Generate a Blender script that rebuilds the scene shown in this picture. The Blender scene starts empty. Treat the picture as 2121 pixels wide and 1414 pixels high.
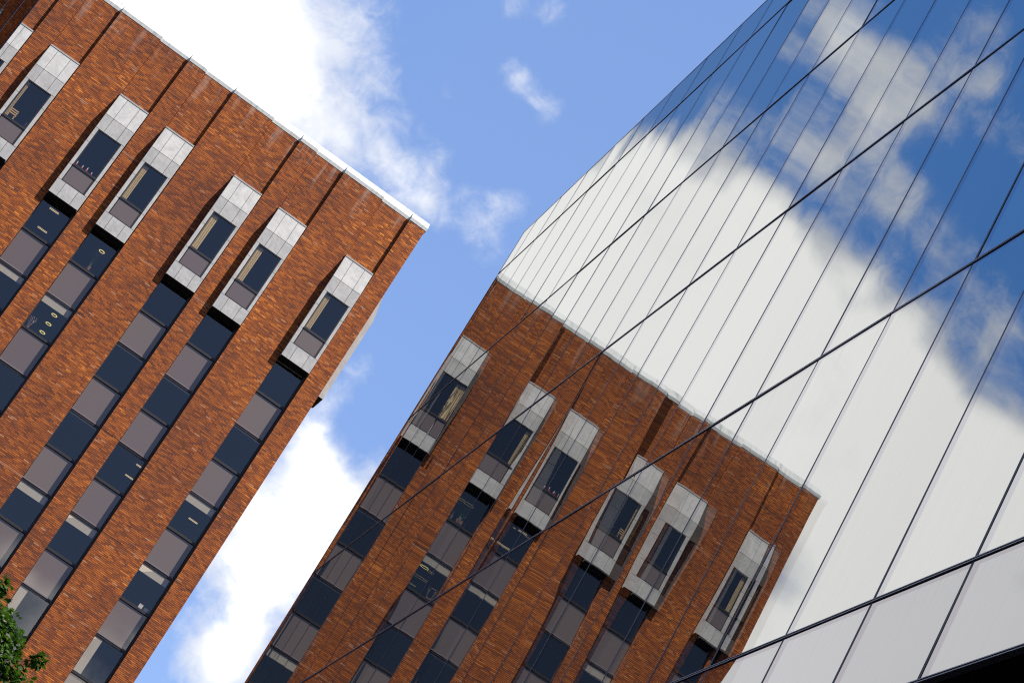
import bpy, math, random
from mathutils import Vector, Matrix

random.seed(7)
scene = bpy.context.scene
col = scene.collection

# ------------------------------------------------------------------ camera
ZS = 32.33                                   # height of the survey origin above the pavement
cam_data = bpy.data.cameras.new("camera")
cam = bpy.data.objects.new("camera", cam_data)
col.objects.link(cam)
cam_data.sensor_width = 36.0
cam_data.lens = 83.006
cam_data.clip_start = 0.5
cam_data.clip_end = 6000.0
_r = Vector((0.80293947, -0.37157682, 0.46606747))
_u = Vector((-0.57598584, -0.28246746, 0.76710654))
_f = Vector((0.15339012, 0.88438838, 0.44082726))
_m = Matrix((( _r.x, _u.x, -_f.x, -7.88594), (_r.y, _u.y, -_f.y, -93.69108),
             (_r.z, _u.z, -_f.z, -30.72697 + ZS), (0, 0, 0, 1)))
cam.matrix_world = _m
scene.camera = cam

# ------------------------------------------------------------------ exposure, sun
scene.view_settings.view_transform = 'Standard'
scene.view_settings.look = 'None'
scene.view_settings.gamma = 1.0
scene.view_settings.exposure = 0.88
scene.cycles.filter_width = 1.15
scene.cycles.use_denoising = False
scene.cycles.diffuse_bounces = 3
scene.cycles.max_bounces = 8
SUN = Vector((0.29, -0.25, 0.53)).normalized()
sd = bpy.data.lights.new("sun", 'SUN')
sd.energy = 4.6
sd.angle = math.radians(0.5)
sd.color = (1.0, 0.95, 0.87)
so = bpy.data.objects.new("sun", sd)
col.objects.link(so)
so.rotation_euler = SUN.to_track_quat('Z', 'Y').to_euler()


# ------------------------------------------------------------------ node helper
class N:
    def __init__(self, nt):
        self.nt = nt

    def put(self, sock, v):
        if v is None:
            return
        if isinstance(v, bpy.types.NodeSocket):
            self.nt.links.new(v, sock)
        else:
            if isinstance(v, (tuple, list)) and len(v) == 3 and sock.type == 'RGBA':
                v = (*v, 1.0)
            sock.default_value = v

    def node(self, t, ins=(), **kw):
        n = self.nt.nodes.new(t)
        for k, v in kw.items():
            setattr(n, k, v)
        for k, v in (ins.items() if isinstance(ins, dict) else enumerate(ins)):
            self.put(n.inputs[k], v)
        return n

    def m(self, op, a, b=None, c=None, clamp=False):
        n = self.nt.nodes.new('ShaderNodeMath')
        n.operation = op
        n.use_clamp = clamp
        for i, v in enumerate((a, b, c)):
            self.put(n.inputs[i], v)
        return n.outputs[0]

    def vm(self, op, a, b=None):
        n = self.nt.nodes.new('ShaderNodeVectorMath')
        n.operation = op
        self.put(n.inputs[0], a)
        self.put(n.inputs[1], b)
        return n.outputs['Value'] if op in ('DOT_PRODUCT', 'DISTANCE', 'LENGTH') else n.outputs[0]

    def xyz(self, x, y, z):
        return self.node('ShaderNodeCombineXYZ', (x, y, z)).outputs[0]

    def sep(self, v):
        return self.node('ShaderNodeSeparateXYZ', (v,)).outputs

    def mix(self, f, a, b, blend='MIX'):
        n = self.nt.nodes.new('ShaderNodeMix')
        n.data_type = 'RGBA'
        n.blend_type = blend
        self.put(n.inputs[0], f)
        self.put(n.inputs[6], a)
        self.put(n.inputs[7], b)
        return n.outputs[2]

    def rng(self, v, a, b, c=0.0, d=1.0, smooth=True):
        n = self.nt.nodes.new('ShaderNodeMapRange')
        n.interpolation_type = 'SMOOTHSTEP' if smooth else 'LINEAR'
        for i, x in enumerate((v, a, b, c, d)):
            self.put(n.inputs[i], x)
        return n.outputs[0]

    def noise(self, vec, scale, detail=2.0, rough=0.5, dist=0.0, col=False):
        n = self.nt.nodes.new('ShaderNodeTexNoise')
        self.put(n.inputs['Vector'], vec)
        n.inputs['Scale'].default_value = scale
        n.inputs['Detail'].default_value = detail
        n.inputs['Roughness'].default_value = rough
        n.inputs['Distortion'].default_value = dist
        return n.outputs['Color' if col else 'Fac']

    def ramp(self, fac, stops, interp='LINEAR'):
        n = self.nt.nodes.new('ShaderNodeValToRGB')
        n.color_ramp.interpolation = interp
        e = n.color_ramp.elements
        while len(e) < len(stops):
            e.new(0.5)
        for el, (p, c) in zip(e, stops):
            el.position = p
            el.color = (*c, 1.0)
        self.put(n.inputs[0], fac)
        return n.outputs[0]


# ------------------------------------------------------------------ sky with clouds (world directions)
BLOBS = [
    (-0.0399, 0.8833, 0.4671, 0.0613, 1.60),
    (-0.0065, 0.8818, 0.4716, 0.0491, 1.30),
    (-0.0839, 0.8672, 0.4909, 0.0818, 1.60),
    (-0.0123, 0.8608, 0.5088, 0.0450, 1.20),
    (0.0191, 0.8822, 0.4704, 0.0429, 0.68),
    (0.0192, 0.8690, 0.4945, 0.0286, 0.62),
    (0.0401, 0.8792, 0.4748, 0.0286, 0.55),
    (0.0598, 0.8798, 0.4715, 0.0286, 0.55),
    (0.0791, 0.8815, 0.4656, 0.0266, 0.52),
    (0.0425, 0.8888, 0.4564, 0.0266, 0.52),
    (0.0938, 0.8801, 0.4655, 0.0143, 0.36),
    (0.0264, 0.8599, 0.5097, 0.0266, 0.46),
    (0.0470, 0.8667, 0.4965, 0.0245, 0.46),
    (0.0661, 0.8737, 0.4820, 0.0225, 0.38),
    (0.0822, 0.8767, 0.4741, 0.0184, 0.34),
    (0.1297, 0.9560, 0.2629, 0.0348, 0.34),
    (0.1304, 0.9442, 0.3025, 0.0245, 0.40),
    (0.0930, 0.8460, 0.5250, 0.0143, 0.48),
    (0.1051, 0.8465, 0.5219, 0.0123, 0.46),
    (0.0856, 0.8462, 0.5260, 0.0112, 0.42),
    (0.0819, 0.8698, 0.4866, 0.0123, 0.44),
    (0.1118, 0.8722, 0.4762, 0.0184, 0.50),
    (0.1215, 0.8659, 0.4852, 0.0143, 0.50),
    (0.0950, 0.8742, 0.4762, 0.0184, 0.40),
    (0.1222, 0.8747, 0.4690, 0.0225, 0.38),
    (0.0816, 0.8302, 0.5514, 0.0164, 0.46),
    (0.0677, 0.8357, 0.5451, 0.0123, 0.42),
    (0.0709, 0.8586, 0.5077, 0.0102, 0.36),
    (0.1059, 0.9218, 0.3730, 0.0184, 0.81),
    (0.1152, 0.9257, 0.3603, 0.0225, 1.12),
    (0.1326, 0.9238, 0.3593, 0.0225, 1.02),
    (0.1108, 0.9351, 0.3367, 0.0307, 1.28),
    (0.1090, 0.9436, 0.3126, 0.0307, 1.12),
    (0.1346, 0.9390, 0.3166, 0.0327, 1.20),
    (0.1408, 0.9294, 0.3412, 0.0327, 1.20),
    (0.1250, 0.9488, 0.2900, 0.0245, 0.63),
    (0.1043, 0.9107, 0.3996, 0.0143, 0.63),
    (0.1061, 0.9165, 0.3858, 0.0133, 0.69),
    (0.1370, 0.9170, 0.3746, 0.0112, 0.55),
    (0.1389, 0.9478, 0.2869, 0.0266, 0.42),
    (0.1308, 0.9544, 0.2682, 0.0225, 0.42),
    (0.1351, 0.9518, 0.2754, 0.0327, 0.40),
    (0.1163, 0.9543, 0.2755, 0.0245, 0.35),
    (-0.1185, 0.8232, 0.5552, 0.0225, 0.42),
    (-0.1481, 0.8220, 0.5499, 0.0266, 0.45),
    (-0.1762, 0.8153, 0.5516, 0.0266, 0.42),
    (-0.2019, 0.8105, 0.5498, 0.0266, 0.42),
    (-0.2269, 0.8069, 0.5454, 0.0266, 0.42),
    (-0.2470, 0.8056, 0.5385, 0.0266, 0.45),
    (-0.2662, 0.8017, 0.5352, 0.0266, 0.42),
    (-0.2832, 0.8002, 0.5287, 0.0266, 0.42),
    (-0.0969, 0.8788, 0.4673, 0.0348, 1.95),
    (-0.1116, 0.8617, 0.4950, 0.0368, 1.95),
    (-0.1331, 0.8480, 0.5130, 0.0327, 1.83),
    (-0.1274, 0.8797, 0.4581, 0.0450, 1.95),
    (-0.1565, 0.8443, 0.5125, 0.0389, 1.83),
    (-0.1594, 0.8604, 0.4841, 0.0532, 1.95),
    (-0.2006, 0.8589, 0.4711, 0.0573, 1.95),
    (-0.1863, 0.8366, 0.5151, 0.0348, 1.83),
    (-0.1817, 0.8590, 0.4786, 0.0532, 1.95),
    (-0.2216, 0.8352, 0.5033, 0.0409, 1.83),
    (-0.2519, 0.8303, 0.4971, 0.0409, 1.83),
    (-0.2378, 0.8543, 0.4622, 0.0613, 1.95),
    (-0.2850, 0.8263, 0.4858, 0.0511, 1.83),
    (-0.3120, 0.8390, 0.4457, 0.0654, 1.95),
    (-0.2822, 0.8616, 0.4219, 0.0654, 1.95),
    (-0.3094, 0.8192, 0.4828, 0.0450, 1.71),
    (-0.1426, 0.8611, 0.4881, 0.0409, 1.95),
    (-0.1147, 0.8398, 0.5306, 0.0194, 1.10),
    (-0.1242, 0.8320, 0.5408, 0.0184, 0.95),
    (-0.1392, 0.8333, 0.5350, 0.0164, 0.70),
    (-0.1078, 0.8483, 0.5185, 0.0225, 1.46),
    (-0.1571, 0.8335, 0.5297, 0.0225, 1.00),
    (-0.1190, 0.9068, 0.4043, 0.0716, 1.95),
    (-0.1804, 0.8912, 0.4163, 0.0716, 1.95),
    (-0.1581, 0.9242, 0.3476, 0.0716, 1.71),
    (-0.2352, 0.8996, 0.3681, 0.0613, 1.83),
    (-0.2105, 0.8233, 0.5272, 0.0204, 0.80),
    (-0.2382, 0.8191, 0.5219, 0.0184, 0.80),
    (-0.1400, 0.7864, 0.6016, 0.0225, 0.66),
    (-0.1553, 0.7883, 0.5954, 0.0286, 0.74),
    (-0.1690, 0.7938, 0.5842, 0.0327, 0.76),
    (-0.1831, 0.7944, 0.5791, 0.0266, 0.62),
    (-0.1936, 0.7796, 0.5957, 0.0245, 0.50),
    (-0.1957, 0.7648, 0.6138, 0.0286, 0.42),
    (-0.2185, 0.7762, 0.5914, 0.0266, 0.42),
    (-0.1451, 0.7982, 0.5846, 0.0266, 0.50),
    (-0.1472, 0.8156, 0.5596, 0.0225, 0.38),
    (-0.2009, 0.8041, 0.5595, 0.0225, 0.38),
    (-0.1759, 0.7825, 0.5972, 0.0194, 0.56),
    (-0.1929, 0.7881, 0.5846, 0.0164, 0.50),
    (-0.1684, 0.8161, 0.5529, 0.0225, 0.52),
    (-0.1734, 0.8057, 0.5664, 0.0266, 0.50),
    (-0.1676, 0.8213, 0.5453, 0.0184, 0.40),
    (-0.1475, 0.8098, 0.5678, 0.0123, 0.42),
    (-0.1298, 0.8035, 0.5810, 0.0123, 0.36),
    (-0.2058, 0.7877, 0.5807, 0.0102, 0.50),
    (-0.2063, 0.7711, 0.6024, 0.0123, 0.42),
    (-0.2318, 0.7760, 0.5866, 0.0112, 0.45),
    (-0.1920, 0.8022, 0.5653, 0.0184, 0.42),
    (-0.2733, 0.8039, 0.5282, 0.0164, 0.45),
    (-0.2515, 0.7874, 0.5628, 0.0102, 0.30),
    (-0.2672, 0.8970, 0.3521, 0.0409, 1.59),
    (-0.2786, 0.8799, 0.3848, 0.0409, 1.59),
    (-0.3228, 0.8591, 0.3971, 0.0409, 1.59),
    (-0.3448, 0.8366, 0.4257, 0.0409, 1.46),
    (-0.3118, 0.8772, 0.3651, 0.0409, 1.46),
    (0.0608, -0.9687, 0.2409, 0.0368, 1.10),
    (0.1036, -0.9652, 0.2400, 0.0429, 1.20),
    (0.1420, -0.9624, 0.2315, 0.0613, 1.40),
    (0.0835, -0.9784, 0.1890, 0.0859, 1.60),
    (0.0308, -0.9661, 0.2563, 0.0266, 0.90),
    (0.0304, -0.9624, 0.2699, 0.0123, 1.00),
    (0.0465, -0.9634, 0.2640, 0.0092, 1.00),
    (0.0478, -0.9656, 0.2557, 0.0123, 1.10),
    (0.0581, -0.9636, 0.2610, 0.0102, 0.80),
    (0.0896, -0.9592, 0.2682, 0.0072, 0.80),
    (0.0893, -0.9618, 0.2587, 0.0092, 0.70),
    (0.0961, -0.9606, 0.2607, 0.0072, 0.70),
    (0.0709, -0.9714, 0.2266, 0.0245, 1.10),
    (0.0948, -0.9663, 0.2392, 0.0245, 1.10),
]
world = bpy.data.worlds.new("World")
scene.world = world
world.use_nodes = True
wt = world.node_tree
wt.nodes.clear()
w = N(wt)
dirv = w.vm('NORMALIZE', w.node('ShaderNodeTexCoord').outputs['Generated'])
sky = w.node('ShaderNodeTexSky', sky_type='NISHITA')
sky.sun_disc = False
sky.sun_elevation = math.asin(SUN.z)
sky.sun_rotation = math.atan2(SUN.x, SUN.y)
sky.altitude = 50
sky.air_density = 1.0
sky.dust_density = 0.6
sky.ozone_density = 2.0
# coverage field: soft patches of cloud at fixed places in the sky
warp = w.noise(dirv, 14.0, 5.0, 0.6, col=True)
wd = w.vm('ADD', dirv, w.vm('MULTIPLY', w.vm('SUBTRACT', warp, (0.5, 0.5, 0.5)), (0.022, 0.022, 0.022)))
cov = None
for bx_, by_, bz_, br_, bw_ in BLOBS:
    dd = w.vm('DISTANCE', wd, (bx_, by_, bz_))
    v = w.rng(dd, 0.0, br_, bw_, 0.0)
    cov = v if cov is None else w.m('ADD', cov, v)
cov = w.m('MINIMUM', cov, 2.1)
n1 = w.m('ADD', w.m('MULTIPLY', w.noise(dirv, 30.0, 8.0, 0.60, 0.5), 0.62), w.m('MULTIPLY', w.noise(dirv, 95.0, 6.0, 0.62, 0.6), 0.38))
n2 = w.noise(dirv, 17.0, 7.0, 0.6, 0.4)
dens = w.m('ADD', cov, w.m('MULTIPLY', w.m('SUBTRACT', n1, 0.5), 2.9))
dens = w.m('MULTIPLY', w.rng(dens, 0.12, 1.38), w.rng(cov, 0.02, 0.35))
thick = w.rng(w.m('ADD', cov, w.m('MULTIPLY', w.m('SUBTRACT', n2, 0.5), 2.0)), 0.85, 1.95)
skycol = w.mix(1.0, sky.outputs[0], (1.05, 1.0, 1.04), 'MULTIPLY')
skycol = w.mix(0.55, skycol, (1.12, 1.95, 4.1))
# deeper blue high up in the north-west, square to the sun
deep = w.rng(w.vm('DISTANCE', dirv, (-0.31, 0.74, 0.60)), 0.10, 0.42, 1.0, 0.0)
skycol = w.mix(deep, skycol, w.mix(1.0, skycol, (0.46, 0.80, 1.06), 'MULTIPLY'))
back = w.rng(w.sep(dirv)[1], -0.9, 0.0, 1.0, 0.0)
skycol = w.mix(back, skycol, w.mix(1.0, skycol, (0.50, 0.47, 0.46), 'MULTIPLY'))
CLOUD_THIN, CLOUD_THICK = (3.85, 4.05, 4.55), (7.2, 7.15, 7.1)
cloudcol = w.mix(thick, CLOUD_THIN, CLOUD_THICK)
final = w.mix(dens, skycol, cloudcol)
bg = w.node('ShaderNodeBackground', {'Color': final, 'Strength': 0.116})
wo = w.node('ShaderNodeOutputWorld', {'Surface': bg.outputs[0]})


# ------------------------------------------------------------------ materials
def mat(name):
    m_ = bpy.data.materials.new(name)
    m_.use_nodes = True
    m_.node_tree.nodes.clear()
    return m_, N(m_.node_tree)


def finish(m_, n, shader):
    n.node('ShaderNodeOutputMaterial', {'Surface': shader})
    return m_


def plain(name, c, rough=0.6, spec=0.5, var=0.0, scale=3.0, stretch=(1, 1, 1), metallic=0.0):
    m_, n = mat(name)
    base = (*c, 1.0)
    if var:
        tc = n.node('ShaderNodeTexCoord').outputs['Object']
        tc = n.vm('MULTIPLY', tc, stretch)
        f = n.noise(tc, scale, 6.0, 0.65)
        base = n.mix(n.rng(f, 0.3, 0.7), tuple(x * (1 - var) for x in c), tuple(min(1, x * (1 + var)) for x in c))
    p = n.node('ShaderNodeBsdfPrincipled', {'Base Color': base, 'Roughness': rough, 'Specular IOR Level': spec, 'Metallic': metallic})
    return finish(m_, n, p.outputs[0])


def brick_material():
    m_, n = mat("brick")
    geo = n.node('ShaderNodeNewGeometry')
    px, py, pz = n.sep(geo.outputs['Position'])[:3]
    nx = n.sep(geo.outputs['True Normal'])[0]
    side = n.m('GREATER_THAN', n.m('ABSOLUTE', nx), 0.7)
    # horizontal coordinate: x on the front, y on the flanks
    h = n.m('ADD', n.m('MULTIPLY', px, n.m('SUBTRACT', 1.0, side)), n.m('MULTIPLY', py, side))
    L, Hc = 0.235, 0.075
    row = n.m('FLOOR', n.m('DIVIDE', pz, Hc))
    rf = n.m('FRACT', n.m('DIVIDE', pz, Hc))
    off = n.m('MULTIPLY', n.m('FLOORED_MODULO', row, 2.0), 0.5)
    hc = n.m('ADD', n.m('DIVIDE', h, L), off)
    colm = n.m('FLOOR', hc)
    cf = n.m('FRACT', hc)
    wn = n.node('ShaderNodeTexWhiteNoise', {'Vector': n.xyz(colm, row, 0.0)}, noise_dimensions='3D')
    rnd = wn.outputs['Value']
    # runs of several bricks of one firing in a course
    run = n.noise(n.xyz(n.m('MULTIPLY', h, 1.9), n.m('MULTIPLY', row, 0.83), 3.0), 1.0, 1.0, 0.5)
    big = n.noise(n.xyz(n.m('MULTIPLY', h, 0.22), n.m('MULTIPLY', pz, 0.16), 0.0), 1.0, 3.0, 0.6)
    t = n.m('ADD', n.m('MULTIPLY', rnd, 0.70), n.m('MULTIPLY', n.m('SUBTRACT', run, 0.5), 0.60))
    t = n.m('ADD', t, n.m('MULTIPLY', n.m('SUBTRACT', big, 0.5), 1.1))
    t = n.m('ADD', t, 0.08, clamp=True)
    c = n.ramp(t, [(0.0, (0.140, 0.039, 0.017)), (0.25, (0.215, 0.055, 0.016)), (0.5, (0.285, 0.074, 0.016)),
                   (0.75, (0.39, 0.105, 0.016)), (0.9, (0.53, 0.155, 0.022)), (1.0, (0.70, 0.24, 0.042))])
    # odd pale and odd dark bricks
    r2 = n.node('ShaderNodeSeparateColor', (wn.outputs['Color'],)).outputs
    c = n.mix(n.m('MULTIPLY', n.m('GREATER_THAN', r2[1], 0.985), 0.6), c, (0.48, 0.24, 0.13))
    c = n.mix(n.m('MULTIPLY', n.m('GREATER_THAN', r2[2], 0.95), 0.5), c, (0.09, 0.045, 0.035))
    # a course of paler patching bricks and a dark movement joint at slab levels
    zst = n.m('FRACT', n.m('DIVIDE', n.m('SUBTRACT', pz, 36.95 + 0.52), 3.6))
    patch = n.noise(n.xyz(n.m('MULTIPLY', h, 0.55), n.m('MULTIPLY', n.m('FLOOR', n.m('DIVIDE', pz, 3.6)), 7.3), 9.0), 1.0, 2.0)
    pale = n.m('MULTIPLY', n.m('LESS_THAN', zst, 0.022), n.rng(patch, 0.56, 0.62))
    c = n.mix(n.m('MULTIPLY', pale, 0.6), c, (0.46, 0.21, 0.12))
    darkj = n.m('MULTIPLY', n.m('LESS_THAN', zst, 0.018), n.rng(patch, 0.46, 0.40))
    c = n.mix(n.m('MULTIPLY', darkj, 0.8), c, (0.03, 0.016, 0.012))
    # lime washed down under the coping
    st = n.noise(n.xyz(n.m('MULTIPLY', h, 2.1), n.m('MULTIPLY', pz, 0.20), 0.0), 1.0, 4.0, 0.6)
    hi = n.rng(pz, 47.2, 50.1)
    ef = n.m('MULTIPLY', n.rng(n.m('ADD', st, n.m('MULTIPLY', hi, 0.16)), 0.66, 0.82), hi)
    c = n.mix(n.m('MULTIPLY', ef, 0.42), c, (0.40, 0.29, 0.24))
    # mortar; the dark bed joints carry the shade of their recess as colour
    c = n.mix(n.m('MULTIPLY', n.m('LESS_THAN', cf, 0.06), n.m('MULTIPLY', r2[0], 0.5)), c, (0.44, 0.27, 0.18))
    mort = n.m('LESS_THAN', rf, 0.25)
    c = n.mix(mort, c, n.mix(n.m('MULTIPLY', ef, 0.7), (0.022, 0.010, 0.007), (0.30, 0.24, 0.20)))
    hgt = n.m('ADD', n.m('MULTIPLY', n.m('SUBTRACT', 1.0, mort), 1.0), n.m('MULTIPLY', rnd, 0.35))
    bp = n.node('ShaderNodeBump', {'Strength': 0.4, 'Distance': 0.010, 'Height': hgt})
    p = n.node('ShaderNodeBsdfPrincipled', {'Base Color': c, 'Roughness': 0.85, 'Specular IOR Level': 0.25, 'Normal': bp.outputs[0]})
    return finish(m_, n, p.outputs[0])


def clear_glass():
    m_, n = mat("window_glass")
    geo = n.node('ShaderNodeNewGeometry')
    ci = n.m('ABSOLUTE', n.vm('DOT_PRODUCT', geo.outputs['Normal'], geo.outputs['Incoming']))
    sch = n.m('POWER', n.m('SUBTRACT', 1.0, ci, clamp=True), 5.0)
    fres = n.m('ADD', n.m('MULTIPLY', sch, 0.87), 0.13)
    tr = n.node('ShaderNodeBsdfTransparent', {'Color': (0.86, 0.85, 0.82)})
    gl = n.node('ShaderNodeBsdfGlossy', {'Color': (0.95, 0.97, 1.0), 'Roughness': 0.0})
    mx = n.node('ShaderNodeMixShader', (fres, tr.outputs[0], gl.outputs[0]))
    return finish(m_, n, mx.outputs[0])


def mirror_glass(name, tint, dark=0.012, ghost=0.16, lo=0.5, streaks=True, drip=(1.55, 2.25)):
    m_, n = mat(name)
    geo = n.node('ShaderNodeNewGeometry')
    nrm = geo.outputs['Normal']
    g1 = n.node('ShaderNodeBsdfGlossy', {'Color': (*tint, 1), 'Roughness': 0.0, 'Normal': nrm})
    n2_ = n.vm('NORMALIZE', n.vm('ADD', nrm, (0.0, 0.0012, 0.0024)))
    g2 = n.node('ShaderNodeBsdfGlossy', {'Color': (*tint, 1), 'Roughness': 0.002, 'Normal': n2_})
    g = n.node('ShaderNodeMixShader', (ghost, g1.outputs[0], g2.outputs[0]))
    lw = n.node('ShaderNodeLayerWeight', {'Blend': 0.5})
    fac = n.rng(lw.outputs['Facing'], 0.3, 1.0, lo, 1.0, smooth=False)
    if streaks:
        rnd_ = n.node('ShaderNodeObjectInfo').outputs['Random']
        fac = n.m('MULTIPLY', fac, n.rng(rnd_, 0.0, 1.0, 0.94, 1.0, smooth=False))
        tc = n.node('ShaderNodeTexCoord').outputs['Object']
        s = n.noise(n.vm('MULTIPLY', tc, (0.0, 14.0, 0.35)), 1.0, 4.0, 0.7)
        fac = n.m('MULTIPLY', fac, n.rng(s, 0.30, 0.75, 1.0, 0.975))
        # runs of dirt below the rail above each pane
        dz = n.sep(tc)[2]
        s2 = n.noise(n.vm('MULTIPLY', tc, (0.0, 30.0, 0.12)), 1.0, 3.0, 0.8)
        run = n.m('MULTIPLY', n.rng(s2, 0.54, 0.68), n.rng(dz, drip[0], drip[1]))
        fac = n.m('MULTIPLY', fac, n.rng(run, 0.0, 1.0, 1.0, 0.80, smooth=False))
    df = n.node('ShaderNodeBsdfDiffuse', {'Color': (dark, dark, dark * 1.1, 1)})
    mx = n.node('ShaderNodeMixShader', (fac, df.outputs[0], g.outputs[0]))
    return finish(m_, n, mx.outputs[0])


def cladding_material():
    m_, n = mat("zinc_cladding")
    tc = n.node('ShaderNodeTexCoord').outputs['Object']
    geo = n.node('ShaderNodeNewGeometry')
    isl = geo.outputs['Random Per Island']
    inf = n.node('ShaderNodeObjectInfo').outputs['Random']
    v = n.vm('ADD', tc, n.xyz(n.m('MULTIPLY', inf, 37.0), 0.0, n.m('MULTIPLY', inf, 11.0)))
    f = n.noise(v, 2.2, 7.0, 0.7, 0.8)
    f2 = n.noise(n.vm('MULTIPLY', v, (3.0, 1.0, 0.7)), 2.0, 5.0, 0.6)
    c = n.mix(n.rng(f, 0.3, 0.72), (0.34, 0.335, 0.328), (0.475, 0.462, 0.445))
    c = n.mix(n.m('MULTIPLY', n.rng(f2, 0.55, 0.8), 0.4), c, (0.23, 0.23, 0.235))
    f3 = n.noise(n.vm('MULTIPLY', v, (9.0, 1.0, 0.45)), 1.0, 5.0, 0.65)
    c = n.mix(n.m('MULTIPLY', n.rng(f3, 0.56, 0.72), 0.5), c, (0.24, 0.235, 0.225))
    c = n.mix(n.rng(isl, 0, 1, 0, 0.35, False), c, (0.28, 0.28, 0.285))
    b = n.node('ShaderNodeBump', {'Strength': 0.5, 'Distance': 0.02, 'Height': n.noise(v, 1.3, 3.0, 0.6, 1.2)})
    p = n.node('ShaderNodeBsdfPrincipled', {'Base Color': c, 'Roughness': 0.55, 'Specular IOR Level': 0.4, 'Normal': b.outputs[0]})
    return finish(m_, n, p.outputs[0])


def coping_material():
    m_, n = mat("coping_stone")
    p_ = n.node('ShaderNodeNewGeometry').outputs['Position']
    f = n.noise(n.vm('MULTIPLY', p_, (5.0, 1.0, 0.8)), 1.0, 6.0, 0.7)
    c = n.mix(n.rng(f, 0.48, 0.75), (0.56, 0.57, 0.56), (0.30, 0.32, 0.31))
    x = n.sep(p_)[0]
    jt = n.m('LESS_THAN', n.m('FRACT', n.m('DIVIDE', x, 0.61)), 0.02)
    c = n.mix(n.m('MULTIPLY', jt, 0.5), c, (0.25, 0.25, 0.24))
    b = n.node('ShaderNodeBsdfPrincipled', {'Base Color': c, 'Roughness': 0.7})
    return finish(m_, n, b.outputs[0])


def spandrel_material():
    m_, n = mat("spandrel_panel")
    inf = n.node('ShaderNodeObjectInfo').outputs['Random']
    c = n.mix(inf, (0.105, 0.076, 0.067), (0.125, 0.092, 0.076))
    p = n.node('ShaderNodeBsdfPrincipled', {'Base Color': c, 'Roughness': 0.55, 'Specular IOR Level': 0.2, 'Coat Weight': 1.0, 'Coat Roughness': 0.02, 'Coat IOR': 2.0})
    return finish(m_, n, p.outputs[0])


def leaf_material():
    m_, n = mat("leaf")
    r = n.node('ShaderNodeNewGeometry').outputs['Random Per Island']
    c = n.ramp(r, [(0.0, (0.018, 0.045, 0.006)), (0.5, (0.030, 0.074, 0.009)), (1.0, (0.062, 0.125, 0.016))])
    p = n.node('ShaderNodeBsdfPrincipled', {'Base Color': c, 'Roughness': 0.65, 'Specular IOR Level': 0.2})
    t = n.node('ShaderNodeBsdfTranslucent', {'Color': n.mix(1.0, c, (1.5, 1.6, 0.8), 'MULTIPLY')})
    mx = n.node('ShaderNodeMixShader', (0.35, p.outputs[0], t.outputs[0]))
    return finish(m_, n, mx.outputs[0])


def glow(name, c, s):
    m_, n = mat(name)
    e = n.node('ShaderNodeEmission', {'Color': (*c, 1), 'Strength': s})
    return finish(m_, n, e.outputs[0])


M = dict(
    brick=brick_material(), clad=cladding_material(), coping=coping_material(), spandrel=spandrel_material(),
    glass=clear_glass(),
    frame=plain("dark_frame", (0.022, 0.020, 0.023), 0.4, 0.5),
    black=plain("black_seal", (0.008, 0.007, 0.009), 0.5, 0.3),
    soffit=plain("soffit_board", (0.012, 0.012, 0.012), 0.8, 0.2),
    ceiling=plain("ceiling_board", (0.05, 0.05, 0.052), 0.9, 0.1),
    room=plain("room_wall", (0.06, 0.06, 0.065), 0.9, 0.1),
    curtain=plain("curtain_cloth", (0.60, 0.46, 0.25), 0.9, 0.1, 0.12, 2.0, (14, 1, 0.2)),
    blind=plain("blind_cloth", (0.46, 0.415, 0.35), 0.9, 0.1, 0.05, 2.0),
    rail=plain("anodised_rail", (0.17, 0.14, 0.155), 0.35, 0.5),
    seal=plain("joint_seal", (0.010, 0.006, 0.008), 0.5, 0.3),
    mirror=mirror_glass("coated_glass", (0.595, 0.605, 0.59)),
    band=mirror_glass("coated_glass_edge", (0.50, 0.50, 0.53)),
    spmirror=mirror_glass("coated_spandrel_glass", (0.515, 0.52, 0.535), ghost=0.1, lo=0.35, drip=(0.0, 0.6)),
    spband=mirror_glass("coated_spandrel_edge", (0.435, 0.42, 0.45), ghost=0.1, lo=0.35, drip=(0.0, 0.6)),
    lmirror=mirror_glass("dark_glass", (0.17, 0.155, 0.165), ghost=0.0, lo=0.4, streaks=False),
    lrail=plain("violet_rail", (0.38, 0.34, 0.46), 0.35, 0.5),
    body=plain("dark_core", (0.012, 0.011, 0.013), 0.7, 0.2),
    roof=plain("roof_felt", (0.10, 0.10, 0.10), 0.9, 0.1, 0.2, 0.5),
    ground=plain("paving", (0.05, 0.047, 0.044), 0.9, 0.2, 0.15, 0.6),
    asphalt=plain("asphalt", (0.05, 0.05, 0.052), 0.9, 0.2, 0.25, 0.8),
    leaf=leaf_material(), bark=plain("bark", (0.10, 0.075, 0.055), 0.9, 0.1, 0.35, 4.0, (1, 1, 0.25)),
    lamp=glow("lamp_glow", (1.0, 0.84, 0.28), 0.55), tube=glow("tube_glow", (1.0, 0.80, 0.45), 0.45),
    red=plain("red_paint", (0.42, 0.04, 0.05), 0.6), paper=plain("white_card", (0.6, 0.57, 0.55), 0.8),
    wood=plain("pale_wood", (0.55, 0.36, 0.16), 0.6, 0.4, 0.15, 6.0), pot=plain("clay_pot", (0.22, 0.10, 0.06), 0.8),
    plant=plain("houseplant_leaf", (0.06, 0.16, 0.05), 0.6), petal=plain("violet_petal", (0.22, 0.05, 0.25), 0.6),
    twig=plain("dry_twig", (0.30, 0.24, 0.22), 0.9),
)


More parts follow.
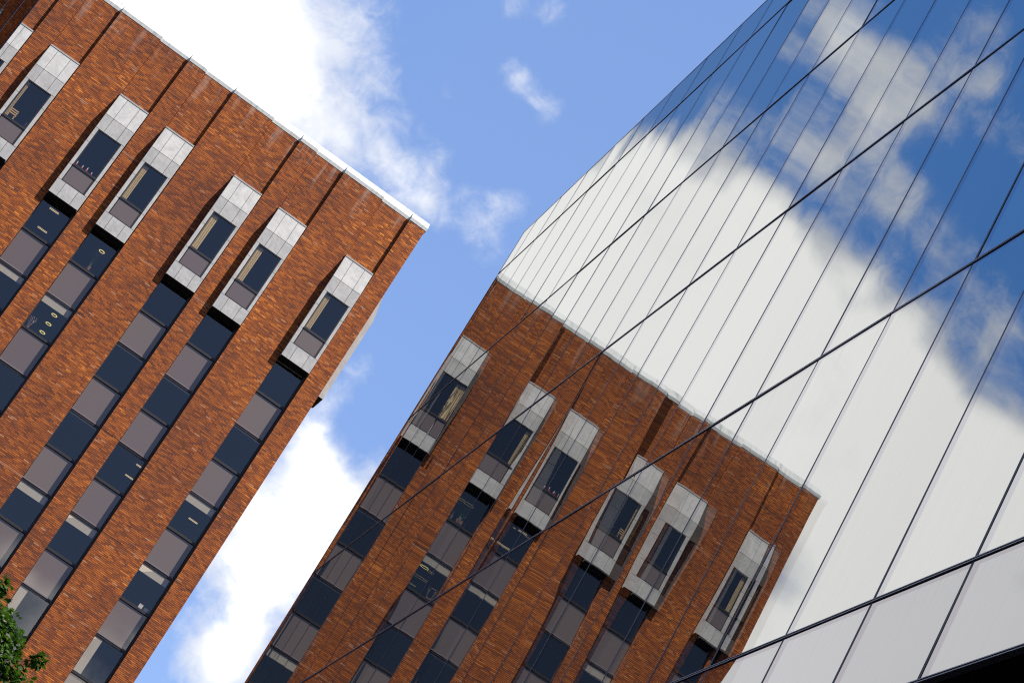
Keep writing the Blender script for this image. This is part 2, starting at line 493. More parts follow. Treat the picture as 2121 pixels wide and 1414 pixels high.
# ------------------------------------------------------------------ mesh helper
class MB:
    def __init__(self):
        self.v, self.f, self.mi = [], [], []

    def add(self, vs, fs, mi=0):
        o = len(self.v)
        self.v += [tuple(p) for p in vs]
        self.f += [tuple(i + o for i in f) for f in fs]
        self.mi += [mi] * len(fs)
        return self

    def box(self, x0, x1, y0, y1, z0, z1, mi=0):
        vs = [(x0, y0, z0), (x1, y0, z0), (x1, y1, z0), (x0, y1, z0), (x0, y0, z1), (x1, y0, z1), (x1, y1, z1), (x0, y1, z1)]
        return self.add(vs, [(0, 3, 2, 1), (4, 5, 6, 7), (0, 1, 5, 4), (1, 2, 6, 5), (2, 3, 7, 6), (3, 0, 4, 7)], mi)

    def prism(self, plan, z0, z1, mi=0):
        """plan counter-clockwise seen from above"""
        k = len(plan)
        vs = [(x, y, z0) for x, y in plan] + [(x, y, z1) for x, y in plan]
        fs = [tuple(range(k - 1, -1, -1)), tuple(range(k, 2 * k))]
        fs += [(i, (i + 1) % k, (i + 1) % k + k, i + k) for i in range(k)]
        return self.add(vs, fs, mi)

    def tube(self, p, q, r0, r1, k=8, mi=0):
        p, q = Vector(p), Vector(q)
        d = (q - p).normalized()
        a = d.orthogonal().normalized()
        b = d.cross(a)
        vs = []
        for c, r in ((p, r0), (q, r1)):
            for i in range(k):
                t = 2 * math.pi * i / k
                vs.append(c + a * (r * math.cos(t)) + b * (r * math.sin(t)))
        fs = [tuple(range(k - 1, -1, -1)), tuple(range(k, 2 * k))]
        fs += [(i, (i + 1) % k, (i + 1) % k + k, i + k) for i in range(k)]
        return self.add(vs, fs, mi)

    def build(self, name, mats, parent=None, loc=None, smooth=False):
        me = bpy.data.meshes.new(name)
        me.from_pydata(self.v, [], self.f)
        for m_ in (mats if isinstance(mats, (list, tuple)) else [mats]):
            me.materials.append(m_)
        me.polygons.foreach_set('material_index', self.mi)
        if smooth:
            me.polygons.foreach_set('use_smooth', [True] * len(self.f))
        me.update()
        o = bpy.data.objects.new(name, me)
        col.objects.link(o)
        if loc:
            o.location = loc
        if parent:
            o.parent = parent
        return o


def tag(o, label=None, cat=None, group=None, kind=None):
    for k, v in (('label', label), ('category', cat), ('group', group), ('kind', kind)):
        if v:
            o[k] = v
    return o


def empty(name, loc=(0, 0, 0), rz=0.0):
    o = bpy.data.objects.new(name, None)
    col.objects.link(o)
    o.location = loc
    o.rotation_euler = (0, 0, rz)
    o.empty_display_size = 0.5
    return o


def copy_tree(o, parent):
    c = o.copy()
    col.objects.link(c)
    c.parent = parent
    for ch in list(o.children):
        copy_tree(ch, c)
    return c


# ------------------------------------------------------------------ ground
g = MB()
g.add([(-2500, -2500, 0), (2500, -2500, 0), (2500, 2500, 0), (-2500, 2500, 0)], [(0, 1, 2, 3)])
tag(g.build('ground', M['ground']), kind='structure')

# ------------------------------------------------------------------ brick tower
W = 1.5024
COLS = {6: 0.0, 5: -3.5924, 4: -5.9828, 3: -9.5751, 2: -11.9655, 1: -15.5579, 0: -17.9482, -1: -21.5406}
ORDER = [-1, 0, 1, 2, 3, 4, 5, 6]
UL, UR = -22.462, 2.352
ST, SP = 3.6, 1.7741
T1 = 7.0441 + ZS
TOP = 17.82 + ZS
BAY0, BAY1 = 8.80 + ZS, 14.56 + ZS
DEPTH = 24.0
YP, YB, YF = -0.25, -0.23, -0.50          # face of a brick pier at its two ends, front of a bay
YH = -0.275                               # head of a bay, just proud of the piers
tower = empty('brick_tower', (-10.0, 0.0, 0.0))
tag(tower, 'tall orange brick tower with saw-tooth piers, grey window bays and a white coping', 'building')
tower.location = (0, 0, 0)

wall = MB()
cop = MB()


def pier(u0, u1, y0, y1, z0=0.0, z1=TOP):
    wall.prism([(u0, y0), (u1, y1), (u1, 0.6), (u0, 0.6)], z0, z1)


def cope(u0, u1, y0, y1, drop=0.0):
    # sloped stone weathering: low nib, then a steep slope back to a level ridge
    def sect(u, y):
        return [(u, y + 0.02, TOP - 0.004), (u, y - 0.012, TOP - 0.010), (u, y - 0.030, TOP + 0.15), (u, 0.04, TOP + 0.54),
                (u, 0.62, TOP + 0.56), (u, 0.62, TOP - 0.004)]
    a, b = sect(u0, y0), sect(u1, y1)
    k = len(a)
    fs = [tuple(range(k - 1, -1, -1)), tuple(range(k, 2 * k))]
    fs += [(i, i + k, (i + 1) % k + k, (i + 1) % k) for i in range(k)]
    fs = [tuple(reversed(f)) for f in fs]
    cop.add(a + b, fs)


edges = [UL] + [x for c in ORDER for x in (COLS[c], COLS[c] + W)] + [UR]
for i in range(0, len(edges), 2):
    u0, u1 = edges[i], edges[i + 1]
    y0, y1 = YP, YB
    pier(u0, u1, y0, y1)
    cope(u0 - (0.05 if i == 0 else 0), u1 + (0.05 if i == len(edges) - 2 else 0.0), y0, y1)
for c in ORDER:
    wall.prism([(COLS[c] + 0.016, -0.13), (COLS[c] + W - 0.002, -0.12), (COLS[c] + W - 0.002, 0.6), (COLS[c] + 0.016, 0.6)], BAY1 - 0.3, TOP)
    cope(COLS[c] + 0.001, COLS[c] + W - 0.001, -0.13, -0.12)
# flanks and back
wall.box(UL, UL + 0.5, 0.602, DEPTH, 0, TOP)
wall.box(UR - 0.5, UR, 0.602, DEPTH, 0, TOP)
wall.box(UL, UR, DEPTH + 0.002, DEPTH + 0.5, 0, TOP)
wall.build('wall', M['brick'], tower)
cop.box(UR - 0.45, UR + 0.06, 0.625, DEPTH + 0.55, TOP - 0.004, TOP + 0.5)
cop.box(UL - 0.06, UL + 0.45, 0.625, DEPTH + 0.55, TOP - 0.004, TOP + 0.5)
cop.build('coping', M['coping'], tower)
rf = MB().box(UL + 0.5, UR - 0.5, 0.63, DEPTH, TOP - 0.4, TOP - 0.1)
rf.build('roof', M['roof'], tower)

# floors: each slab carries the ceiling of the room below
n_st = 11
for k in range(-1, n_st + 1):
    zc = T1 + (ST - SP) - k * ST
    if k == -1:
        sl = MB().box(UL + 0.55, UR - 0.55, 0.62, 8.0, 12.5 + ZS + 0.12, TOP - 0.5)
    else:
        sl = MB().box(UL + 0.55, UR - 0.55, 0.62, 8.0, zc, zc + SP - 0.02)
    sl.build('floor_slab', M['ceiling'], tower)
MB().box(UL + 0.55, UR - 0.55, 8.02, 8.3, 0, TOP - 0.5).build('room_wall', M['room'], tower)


# one storey window: frame > pane (> blind)
def frame_mb(x0, x1, z0, z1, y0, y1, t=0.05):
    f = MB()
    f.box(x0, x0 + t, y0, y1, z0, z1)
    f.box(x1 - t, x1, y0, y1, z0, z1)
    f.box(x0 + t, x1 - t, y0, y1, z0, z0 + t)
    f.box(x0 + t, x1 - t, y0, y1, z1 - t, z1)
    return f


VH = ST - SP
fr = frame_mb(0.006, W - 0.09, 0.0, VH - 0.10, 0.03, 0.10, 0.030)
fr.box(W - 0.088, W - 0.004, 0.045, 0.12, -SP + 0.02, VH)        # deep dark jamb beside the next pier
fr.box(0.006, W - 0.09, -0.03, 0.10, -0.10, -0.002)              # transom under the pane
fr.box(0.006, W - 0.09, 0.02, 0.10, VH - 0.098, VH - 0.03)       # head rail
win0 = fr.build('window', M['frame'], tower, (COLS[6], 0, T1))
pm = MB().add([(0.036, 0.05, 0.03), (W - 0.12, 0.05, 0.03), (W - 0.12, 0.05, VH - 0.13), (0.036, 0.05, VH - 0.13)], [(0, 1, 2, 3)])
pane0 = pm.build('pane', M['glass'], win0)
sp_b = MB().box(0.03, W - 0.115, 0.025, 0.06, -SP + 0.03, -0.13)
span0 = sp_b.build('spandrel', M['spandrel'], tower, (COLS[6], 0, T1))
MB().box(0.006, W - 0.09, 0.0, 0.06, -SP - 0.02, -SP + 0.026).build('sill', M['rail'], span0)

rw = random.Random(3)


def tilt(o, a):
    o.rotation_euler = (rw.uniform(-a, a), 0, rw.uniform(-a, a))


blind_band = {(3, 2): 0.34, (2, 2): 0.30, (4, 4): 0.36, (5, 4): 0.36, (6, 3): 0.34, (6, 4): 0.34, (1, 3): 0.3, (0, 2): 0.35, (2, 4): 0.3, (0, 4): 0.4, (1, 5): 0.5}
blind_side = {(5, 5): 0.36, (6, 5): 0.36, (4, 6): 0.3}
thin_line = {(4, 2), (4, 3), (5, 2), (6, 2), (3, 4), (2, 3), (6, 1)}
first = True
for c in ORDER:
    for k in range(1, n_st + 1):
        loc = (COLS[c], 0, T1 - (k - 1) * ST)
        if c == 6 and k == 1:
            wv, s_ = win0, span0
        else:
            wv = win0.copy()
            col.objects.link(wv)
            wv.location = loc
            pn = pane0.copy()
            col.objects.link(pn)
            pn.parent = wv
            tilt(pn, 0.010)
            if k < n_st:
                s_ = copy_tree(span0, tower)
                s_.location = loc
                s_.rotation_euler = (rw.uniform(-.004, .004), 0, rw.uniform(-.004, .004))
        if (c, k) in blind_band:
            h_ = blind_band[(c, k)]
            MB().box(0.045, W - 0.15, 0.062, 0.072, VH - 0.14 - h_, VH - 0.135).build('blind', M['blind'], wv)
        if (c, k) in blind_side:
            MB().box(0.045, 0.045 + blind_side[(c, k)], 0.062, 0.072, 0.04, VH - 0.15).build('blind', M['blind'], wv)
        if (c, k) in thin_line:
            MB().box(0.045, W - 0.16, 0.062, 0.072, VH - 0.185, VH - 0.15).build('blind', M['blind'], wv)

# window bay: zinc cladding with a sloping head, a window and a panel under it
ZW0, ZW1, ZSP = 10.49 + ZS, 12.47 + ZS, 9.54 + ZS
ZSL = 13.25 + ZS


def make_bay():
    b = MB()
    x1 = W - 0.045
    zt = BAY1
    # backing box (dark joints show between the sheets)
    prof = [(0.30, BAY0), (YF + 0.02, BAY0), (YF + 0.02, ZSL), (-0.02, zt - 0.02), (0.30, zt - 0.02)]
    vs, fs = [], []
    wx0, wx1 = 0.17, W - 0.19

    def ring(xa, xb, za, zb):
        """a slice of the box between heights on the straight part"""
        b.box(xa, xb, YF + 0.02, 0.3, za, zb, 1)
    ring(0.012, wx0, BAY0 + 0.01, ZSL)
    ring(wx1, x1 - 0.012, BAY0 + 0.01, ZSL)
    ring(wx0, wx1, ZW1, ZSL)
    ring(wx0, wx1, BAY0 + 0.01, ZW0)
    b.add([(0.012, YF + 0.03, ZSL), (0.012, YH + 0.03, zt - 0.03), (0.012, 0.3, zt - 0.03), (0.012, 0.3, ZSL),
           (x1 - 0.012, YF + 0.03, ZSL), (x1 - 0.012, YH + 0.03, zt - 0.03), (x1 - 0.012, 0.3, zt - 0.03), (x1 - 0.012, 0.3, ZSL)],
          [(0, 1, 5, 4), (1, 2, 6, 5), (0, 3, 2, 1), (4, 5, 6, 7)], 1)
    # sheets
    t = 0.018
    g_ = 0.008
    js = [0.0, 0.27 * W, 0.70 * W, x1]

    def sheet(xa, xb, za, zb):
        b.box(xa + g_, xb - g_, YF, YF + t, za + g_, zb - g_, 0)
    for xa, xb in zip(js, js[1:]):
        sheet(xa, xb, ZW1, ZSL)
        sheet(xa, xb, BAY0, ZSP)
        # sloping head sheet
        d = Vector((0, YH - YF, zt - 0.085 - ZSL))
        nn = Vector((0, -d.z, d.y)).normalized() * t
        A = Vector((xa + g_, YF + t, ZSL + g_))
        B = A + d
        vs = [A, A + Vector((xb - xa - 2 * g_, 0, 0)), B + Vector((xb - xa - 2 * g_, 0, 0)), B]
        vs += [v + nn for v in vs]
        b.add(vs, [(3, 2, 1, 0), (4, 5, 6, 7), (0, 1, 5, 4), (1, 2, 6, 5), (2, 3, 7, 6), (3, 0, 4, 7)], 0)
    zm = (ZW0 + ZW1) / 2
    for za, zb in ((ZSP, ZW0 - 0.1), (ZW0 - 0.1, 11.7 + ZS), (11.7 + ZS, ZW1)):
        sheet(0.0, wx0 - 0.004, za, zb)
        sheet(wx1 + 0.004, x1, za, zb)
    b.box(0.0, x1, YH - 0.022, 0.05, zt - 0.075, zt - 0.01, 0)           # head flashing
    # cheeks
    for xa, xb in ((0.0, 0.011), (x1 - 0.011, x1)):
        b.box(xa, xb, YF + 0.004, 0.1, BAY0 + 0.004, ZSL - 0.004, 0)
        b.add([(xa, YF + 0.004, ZSL - 0.004), (xa, 0.1, ZSL - 0.004), (xa, 0.1, zt - 0.10), (xa, YH, zt - 0.10),
               (xb, YF + 0.004, ZSL - 0.004), (xb, 0.1, ZSL - 0.004), (xb, 0.1, zt - 0.10), (xb, YH, zt - 0.10)],
              [(0, 1, 2, 3), (7, 6, 5, 4), (0, 4, 5, 1), (1, 5, 6, 2), (2, 6, 7, 3), (3, 7, 4, 0)], 0)
    o = b.build('bay_window', [M['clad'], M['black']], tower)
    f = frame_mb(wx0 + 0.004, wx1 - 0.004, ZW0, ZW1 - 0.004, YF + 0.012, YF + 0.09, 0.035)
    f.box(wx0 + 0.004, wx1 - 0.004, YF - 0.03, YF + 0.08, ZW0 - 0.09, ZW0 - 0.004)
    f.box(wx0 + 0.004, wx1 - 0.004, YF + 0.006, YF + 0.015, ZSP + 0.004, ZSP + 0.03)
    f.box(wx1 - 0.075, wx1 - 0.006, YF + 0.005, YF + 0.016, ZSP + 0.032, ZW0 - 0.1)
    f.build('window_frame', M['frame'], o)
    yy = YF + 0.05
    p_ = MB().add([(wx0 + .04, yy, ZW0 + .036), (wx1 - .04, yy, ZW0 + .036), (wx1 - .04, yy, ZW1 - .04), (wx0 + .04, yy, ZW1 - .04)], [(0, 1, 2, 3)])
    p_.build('pane', M['glass'], o)
    MB().box(wx0 + 0.03, wx1 - 0.08, YF + 0.004, YF + 0.0195, ZSP + 0.034, ZW0 - 0.11).build('spandrel_panel', M['spandrel'], o)
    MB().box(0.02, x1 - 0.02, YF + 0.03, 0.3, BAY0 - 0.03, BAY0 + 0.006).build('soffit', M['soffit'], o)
    return o


def curtain_mb(x0, x1, z0, z1, y=0.12):
    n_ = 40
    m_ = MB()
    vs = []
    for i in range(n_ + 1):
        x = x0 + (x1 - x0) * i / n_
        yy = y + 0.010 * math.sin(i * 1.25) + 0.008 * math.sin(i * 0.5)
        vs += [(x, yy, z0), (x, yy, z1)]
    m_.add(vs, [(2 * i, 2 * i + 2, 2 * i + 3, 2 * i + 1) for i in range(n_)])
    m_.add([(v[0], v[1] + 0.012, v[2]) for v in vs], [(2 * i, 2 * i + 1, 2 * i + 3, 2 * i + 2) for i in range(n_)])
    return m_


bay0 = make_bay()
bays = {}
for c in ORDER:
    b = bay0 if c == ORDER[0] else copy_tree(bay0, tower)
    b.location = (COLS[c], 0, 0)
    bays[c] = b
    for ch in b.children:
        if ch.name.startswith('pane'):
            ch.rotation_euler = (0, 0, rw.uniform(-.004, .004))
for c, wd_ in ((3, 0.24), (4, 0.30), (5, 0.28), (6, 0.25), (-1, 0.22), (1, 0.12)):
    if c in (3, 4, 5, 6):
        curtain_mb(0.20, 0.20 + wd_, ZW0 + 0.03, ZW1 - 0.10, y=-0.38).build('curtain', M['curtain'], bays[c], smooth=True)
    else:
        curtain_mb(0.20, 0.20 + wd_, ZW0 + 0.03, ZW1 - 0.05, y=-0.38).build('curtain', M['curtain'], bays[c], smooth=True)

# bays on the right flank (one peeps past the corner)
for yb in (0.95, 3.45, 7.0):
    sb = copy_tree(bay0, tower)
    sb.rotation_euler = (0, 0, math.pi / 2)
    sb.location = (UR - 0.13, yb, 0)


# ------------------------------------------------------------------ things seen inside the windows
def ring_lamp(x, y, z, label):
    R, r = 0.125, 0.017
    m_ = MB()
    A, B = 20, 6
    vs = []
    for i in range(A):
        for j in range(B):
            a, b_ = 2 * math.pi * i / A, 2 * math.pi * j / B
            vs.append((math.cos(a) * (R + r * math.cos(b_)), math.sin(a) * (R + r * math.cos(b_)), r * math.sin(b_) - r))
    fs = [(i * B + j, ((i + 1) % A) * B + j, ((i + 1) % A) * B + (j + 1) % B, i * B + (j + 1) % B) for i in range(A) for j in range(B)]
    m_.add(vs, fs)
    o = empty('ceiling_lamp', (x, y, z - 0.002))
    m_.build('glowing_ring', M['lamp'], o, smooth=True)
    MB().tube((0, 0, -0.001), (0, 0, -0.02), 0.10, 0.10, 20).build('lamp_base', M['frame'], o)
    tag(o, label, 'lamp', 'round ceiling lamps')


zc1, zc2, zc3 = 8.87 + ZS, 5.27 + ZS, 1.67 + ZS
ring_lamp(-8.75, 1.85, zc2, 'uppermost of three yellow ring lamps behind one window under a pale blind')
ring_lamp(-8.75, 3.11, zc2, 'middle one of three yellow ring lamps behind one window under a pale blind')
ring_lamp(-8.76, 4.40, zc2, 'lowest of three yellow ring lamps behind one window, nearest the dry twigs')
ring_lamp(-8.70, 1.76, zc1, 'single yellow ring lamp above the flowering houseplant')


def strip_lamp(x0, x1, y, z, label):
    o = empty('strip_lamp', ((x0 + x1) / 2, y, z - 0.002))
    h_ = (x1 - x0) / 2
    MB().box(-h_, h_, -0.10, 0.10, -0.03, -0.001).build('lamp_housing', M['room'], o)
    t_ = MB()
    for q in (-0.07, 0.05):
        t_.box(-h_ + .02, h_ - .02, q, q + 0.018, -0.05, -0.031)
    t_.build('tube', M['tube'], o)
    tag(o, label, 'lamp', 'strip lamps on the office ceilings')


strip_lamp(-11.57, -11.07, 1.04, zc1, 'bright yellow strip lamp close behind the window under the second bay')
strip_lamp(-11.60, -11.08, 3.55, zc1, 'dim strip lamp deeper in the room under the second bay')
strip_lamp(-2.41, -2.05, 1.15, zc3, 'thin strip lamp nearer the glass in a window of the second last column')
strip_lamp(-2.44, -1.92, 3.07, zc3, 'thin strip lamp deeper in the room of the second last column')
strip_lamp(0.84, 1.33, 3.07, zc3, 'faint pair of tubes behind a half drawn blind in the corner column')


def cone_ornament(x, z, label, h_=0.2, white=True):
    o = empty('cone_ornament', (x, -0.34, z))
    MB().tube((0, 0, 0), (0, 0, h_ * 0.7), 0.055, 0.03, 10).build('body', M['red'], o)
    MB().tube((0, 0, h_ * 0.7 + 0.001), (0, 0, h_ * 1.25), 0.032, 0.004, 10).build('cap', M['paper'], o)
    tag(o, label, 'ornament', 'small red and white cones on a window sill')


zs_ = ZW0 + 0.036
cone_ornament(-11.70, zs_, 'leftmost red and white cone on the sill of the bay right of the chair', 0.19)
cone_ornament(-11.42, zs_, 'second red and white cone from the left on the bay sill', 0.17)
cone_ornament(-11.20, zs_, 'third red and white cone from the left, the stoutest on the sill', 0.21)
cone_ornament(-10.95, zs_, 'rightmost and smallest red and white cone on the bay sill', 0.14)
cone_ornament(-14.36, zs_, 'lone red cone beside the pale wooden chair in a bay window', 0.26)

ch = empty('wooden_chair', (-15.08, -0.22, zs_))
tag(ch, 'pale wooden chair standing behind the glass of a grey bay', 'chair')
MB().box(-.16, .16, -.10, .14, .26, .29).build('seat', M['wood'], ch)
bk = MB()
for zz in (.36, .46, .56):
    bk.box(-.15, .15, .122, .14, zz, zz + .05)
bk.box(-.17, -.152, .12, .145, .292, .62)
bk.box(.152, .17, .12, .145, .292, .62)
bk.build('backrest', M['wood'], ch)
for lx in (-.15, .12):
    for ly in (-.09, .11):
        MB().box(lx, lx + .03, ly, ly + .03, 0.0, .258).build('leg', M['wood'], ch)

pl = empty('potted_plant', (-8.75, 0.30, T1 + 0.14))
tag(pl, 'green houseplant with violet flowers on a sill below a bay', 'plant')
MB().tube((0, 0, 0), (0, 0, .18), .07, .10, 12).build('pot', M['pot'], pl)
lf = MB()
fl = MB()
rp = random.Random(5)
for i in range(46):
    a = rp.uniform(0, 6.28)
    h_ = rp.uniform(.15, .75)
    rr = rp.uniform(.02, .22)
    p_ = Vector((math.cos(a) * rr, math.sin(a) * rr * .6, .16 + h_ * .8))
    d = Vector((math.cos(a), math.sin(a) * .6, rp.uniform(-.2, .7))).normalized()
    s_ = d.cross(Vector((0, 0, 1))).normalized() * .025
    lf.add([p_, p_ + d * .07 + s_, p_ + d * .16, p_ + d * .07 - s_], [(0, 1, 2, 3)])
    if i % 4 == 0:
        lf.tube((0, 0, .17), p_, .006, .004, 5)
for i in range(12):
    p_ = Vector((rp.uniform(-.12, .2), rp.uniform(-.1, .1), rp.uniform(.75, .95)))
    fl.tube(p_, p_ + Vector((0, 0, .05)), .012, .03, 6)
lf.build('foliage', M['plant'], pl)
fl.build('flower', M['petal'], pl)

tw = empty('dry_twigs', (-9.36, 0.30, T1 - ST + 0.002 + 0.03))
tag(tw, 'bunch of dry pale twigs in a jar in the corner of the blind window', 'plant')
MB().tube((0, 0, 0), (0, 0, .14), .05, .06, 10).build('jar', M['pot'], tw)
tm = MB()
for i in range(26):
    a = rp.uniform(0, 6.28)
    p_ = Vector((math.cos(a) * .02, math.sin(a) * .02, .1))
    q_ = p_ + Vector((math.cos(a) * rp.uniform(.02, .2), math.sin(a) * rp.uniform(.02, .12), rp.uniform(.25, .5)))
    tm.tube(p_, q_, .006, .004, 4)
    tm.tube(q_, q_ + Vector((rp.uniform(-.06, .06), rp.uniform(-.04, .04), rp.uniform(.02, .08))), .005, .014, 4)
tm.build('stems', M['twig'], tw)

zb_ = T1 - 3 * ST + 0.032
for i, (bx_, bh_, lab) in enumerate(((0.94, .20, 'taller white card box on a sill of the corner column'), (1.20, .16, 'lower white card box on a sill, nearer the tower corner'))):
    o = empty('card_box', (bx_, 0.22, zb_))
    tag(o, lab, 'box', 'white card boxes on a sill')
    MB().box(-.09, .09, -.06, .06, 0, bh_).build('carton', M['paper'], o)
    MB().box(-.092, .092, -.062, .062, bh_ + .001, bh_ + .02).build('lid', M['blind'], o)

# ------------------------------------------------------------------ glass office building (right)
TH = math.asin(-0.0262234)
glassb = empty('glass_office', (0.84744, 0.0, 0.0), -TH * -1.0)
glassb.rotation_euler = (0, 0, math.asin(-0.0262234) * -1.0 * -1.0)
tag(glassb, 'long mirrored glass office building leaning across the right of the picture', 'building')
YK = lambda k: -57.15 - 1.63 * k
JY = [-43.22] + [YK(k) for k in range(-8, 28)]
ZR = [-23.40 + ZS, -22.25 + ZS, -17.76 + ZS, -13.27 + ZS, -8.80 + ZS, -4.29 + ZS, -2.92 + ZS]
SHOW = {0: (9, 14), 1: (-1, 14), 2: (-9, 12), 3: (-9, 10), 4: (-9, 7), 5: (-9, 2)}
rg = random.Random(21)


def pane_mesh(mb, w_, h_, bow, tx, tz, tw_, x0=0.0, y0=0.0, z0=0.0):
    """one sheet of glass, bowed by fractions of a millimetre, w_ along y and h_ along z; edge band is slot 1"""
    bt = min(0.115, w_ * 0.2)
    bz = min(0.06, h_ * 0.2)
    ys = [-w_ / 2 + (w_ - bt) * i / 8 for i in range(9)] + [w_ / 2]
    zs = [-h_ / 2 + (h_ - bz) * i / 9 for i in range(10)] + [h_ / 2]
    o = len(mb.v)
    for z in zs:
        for y in ys:
            a, b_ = 2 * y / w_, 2 * z / h_
            x = bow * (1 - a * a) * (1 - 0.55 * b_ * b_) + tx * y + tz * z + tw_ * y * b_
            x += 0.00016 * math.sin(3.1 * a + 5 * tw_ * 1e3 + 2.3 * b_) + 0.00010 * math.sin(5.3 * a - 3.0 * b_ + bow * 4e3)
            mb.v.append((x0 + x, y0 + y, z0 + z))
    k = len(ys)
    for j in range(len(zs) - 1):
        for i in range(k - 1):
            q = o + j * k + i
            mb.f.append((q, q + k, q + k + 1, q + 1))
            mb.mi.append(1 if (i == k - 2 or j == len(zs) - 2) else 0)
    return mb


# panes whose bow and tilt (metres, radians) can be read off the photograph
SET = {(1, 9): (-0.0004, 0.0001), (1, 10): (0.0002, 0.0), (1, 8): (0.0001, 0.0002), (1, 5): (0.0002, -0.0006), (1, 6): (-0.0002, 0.0006), (2, 5): (0.0004, -0.0004)}
rest = MB()
for r_ in range(6):
    for i in range(len(JY) - 1):
        k = i - 9
        y1_, y0_ = JY[i] - 0.0195, JY[i + 1] + 0.0195
        z0_, z1_ = ZR[r_] + 0.022, ZR[r_ + 1] - 0.022
        w_, h_ = y1_ - y0_, z1_ - z0_
        bow = rg.uniform(-0.0011, 0.0017)
        tx, tz, tw_ = rg.gauss(0, 0.0008), rg.gauss(0, 0.0007), rg.gauss(0, 0.0008)
        bow, tx = SET.get((r_, k), (bow, tx))
        big_row = SHOW[r_]
        ms = [M['spmirror' if r_ == 0 else 'mirror'], M['spband' if r_ == 0 else 'band']]
        if big_row[0] <= k <= big_row[1]:
            mb = pane_mesh(MB(), w_, h_, bow, tx, tz, tw_)
            o = mb.build('glass_pane', ms, glassb, (0, (y0_ + y1_) / 2, (z0_ + z1_) / 2), smooth=True)
        else:
            pane_mesh(rest, w_, h_, bow, tx, tz, tw_, 0, (y0_ + y1_) / 2, (z0_ + z1_) / 2)
o = rest.build('glass_pane', [M['mirror'], M['band']], glassb, smooth=True)
o['kind'] = 'stuff'
YEND = JY[-1]
# vertical seals between panes
for y in JY[1:]:
    MB().box(-0.001, 0.05, y - 0.020, y + 0.020, ZR[0], ZR[-1]).build('joint_seal', M['seal'], glassb)
MB().box(-0.004, 0.06, JY[0] - 0.014, JY[0] + 0.012, ZR[0], ZR[-1] + 0.02).build('corner_trim', M['seal'], glassb)
# horizontal rails: two thin flanges and a black groove
for i, z in enumerate(ZR):
    t_ = MB()
    if i == 6:
        t_.box(-0.004, 0.4, YEND, JY[0] + 0.02, z - 0.026, z + 0.012)
    else:
        t_.box(-0.007, 0.05, YEND, JY[0] - 0.016, z + 0.010, z + 0.020)
        t_.box(-0.012, 0.05, YEND, JY[0] - 0.016, z - 0.020, z - 0.010)
        t_.box(0.004, 0.05, YEND, JY[0] - 0.016, z - 0.0098, z + 0.0098, 1)
    t_.build('rail', [M['rail'], M['black']], glassb)
core = MB()
core.box(0.07, 28.0, YEND, JY[0] - 0.03, ZR[0] - 0.02, ZR[-1] - 0.01)
core.box(3.5, 26.0, YEND, JY[0] - 3.0, 0.0, ZR[0] - 0.022)
core.build('core', M['body'], glassb)
MB().box(0.42, 27.5, YEND + 0.5, JY[0] - 0.5, ZR[-1], ZR[-1] + 0.25).build('roof', M['roof'], glassb)

# ------------------------------------------------------------------ dark glass building (left)
LX, LY0, LY1 = -9.20, -80.4, -92.0
lb = empty('dark_glass_building', (LX, LY0, 0.0))
tag(lb, 'dark glass wall with thin violet bars cut off by the upper left corner', 'building')
MB().box(-9.0, -0.06, LY1 - LY0, -0.012, 0.0, 24.0).build('core', M['body'], lb)
P = 0.655
for r_ in range(5):
    for i in range(18):
        y1_, y0_ = -P * i - 0.012, -P * (i + 1) + 0.012
        z0_, z1_ = 1.0 + r_ * 4.6 + .03, 1.0 + (r_ + 1) * 4.6 - .03
        mb = pane_mesh(MB(), y1_ - y0_, z1_ - z0_, rg.uniform(-.001, .001), rg.gauss(0, .001), rg.gauss(0, .0008), 0)
        mb.v = [(-v[0], v[1], v[2]) for v in mb.v]
        mb.f = [tuple(reversed(f)) for f in mb.f]
        mb.build('glass_pane', [M['lmirror'], M['lmirror']], lb, (0, (y0_ + y1_) / 2, (z0_ + z1_) / 2), smooth=True)
for i in range(19):
    MB().box(-0.05, 0.003, -P * i - 0.010, -P * i + 0.010, 0.0, 24.0).build('mullion', M['lrail'], lb)
for r_ in range(6):
    MB().box(-0.05, 0.01, LY1 - LY0, -0.02, 1.0 + r_ * 4.6 - .028, 1.0 + r_ * 4.6 + .028).build('rail', M['lrail'], lb)

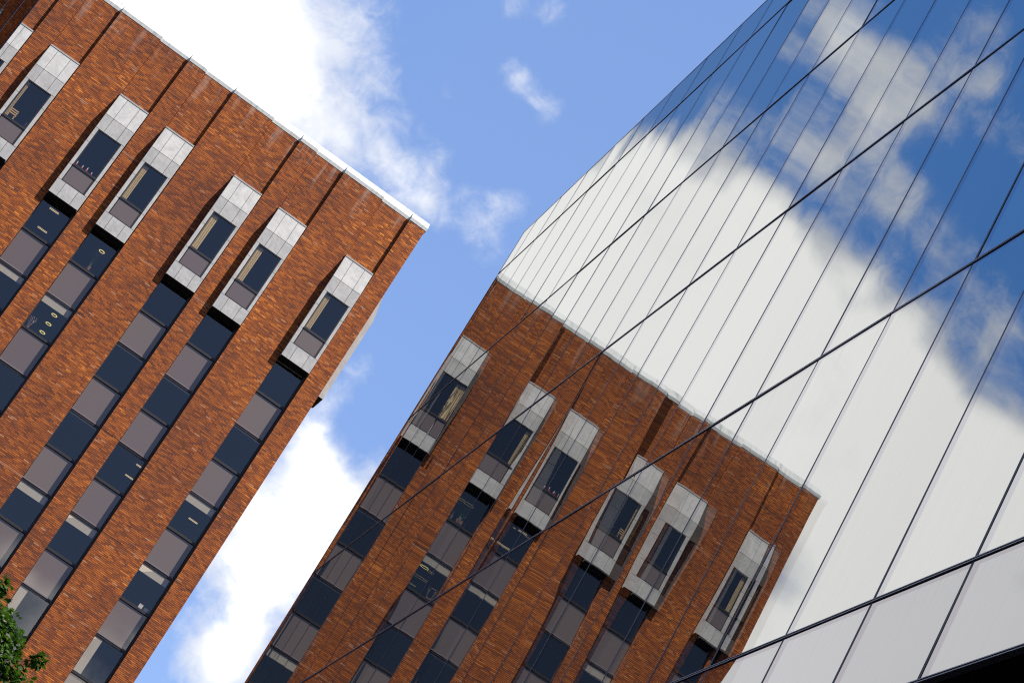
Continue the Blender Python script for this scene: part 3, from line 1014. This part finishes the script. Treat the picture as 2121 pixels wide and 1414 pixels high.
# ------------------------------------------------------------------ tree
TX, TY, TZ = -7.95, -35.0, -19.6 + ZS
tree = empty('maple_tree', (TX, TY, 0.0))
tag(tree, 'leafy green maple tree reaching into the lower left corner', 'tree')
rt = random.Random(11)
tk = MB()
pts = [(0, 0, 0.0), (0.05, 0.03, 2.5), (-0.06, 0.08, 5.0), (0.04, 0.02, 7.5), (0.0, 0.0, 10.0), (0.08, 0.02, 13.0)]
rad = [.30, .24, .20, .17, .13, .07]
for a, b_, r0, r1 in zip(pts, pts[1:], rad, rad[1:]):
    tk.tube(a, b_, r0, r1, 10)
centres = []
RC = 4.55
zc_ = TZ
for i in range(150):
    d = Vector((rt.gauss(0, 1), rt.gauss(0, 1), rt.gauss(0, 1))).normalized()
    rr = RC * (rt.random() ** 0.42) * rt.uniform(0.86, 1.02)
    c_ = Vector((d.x * rr, d.y * rr, zc_ + d.z * rr * 0.98))
    if c_.z < zc_ - 3.6:
        continue
    centres.append((c_, rt.uniform(.45, .85)))
for px_, pz_, s_ in ((-5.55, -15.35, .22), (-3.75, -16.35, .20), (-4.95, -16.0, .38), (-4.6, -16.3, .42), (-4.15, -16.75, .36), (-5.5, -15.9, .42), (-3.85, -17.2, .40), (-4.7, -16.9, .6), (-5.3, -16.4, .55)):
    centres.append((Vector((px_ - TX, rt.uniform(-.6, .6), pz_ + ZS)), s_))
for c_, s_ in centres:
    base = Vector((0, 0, max(6.5, min(12.5, c_.z - 0.55 * (c_ - Vector((0, 0, c_.z))).length - 0.6))))
    mid = base.lerp(c_, 0.5) + Vector((rt.uniform(-.2, .2), rt.uniform(-.2, .2), rt.uniform(0, .35)))
    tk.tube(base, mid, .05, .03, 5)
    tk.tube(mid, c_, .03, .008, 5)
tk.build('trunk', M['bark'], tree, smooth=True)
lm = MB()
OUT = [(0, 0), (.30, .10), (.52, .34), (.34, .42), (.40, .72), (.16, .62), (0, 1.0), (-.16, .62), (-.40, .72), (-.34, .42), (-.52, .34), (-.30, .10)]
for c_, s_ in centres:
    for i in range(int(230 * s_ / .6)):
        d = Vector((rt.gauss(0, 1), rt.gauss(0, 1), rt.gauss(0, .8)))
        d = d.normalized() * (s_ * rt.random() ** .5)
        p_ = c_ + d
        out = (d.normalized() + Vector((rt.uniform(-.6, .6), rt.uniform(-.6, .6), rt.uniform(-.9, .3)))).normalized()
        up = Vector((rt.uniform(-.5, .5), rt.uniform(-.5, .5), 1)).normalized()
        sx = out.cross(up).normalized()
        nz = sx.cross(out)
        L_ = rt.uniform(.11, .19)
        vs = [p_ + sx * (x * L_) + out * (y * L_) + nz * (abs(x) * L_ * -.25 - y * y * .2 * L_) for x, y in OUT]
        lm.add(vs, [tuple(range(12))])
lm.build('crown', M['leaf'], tree)
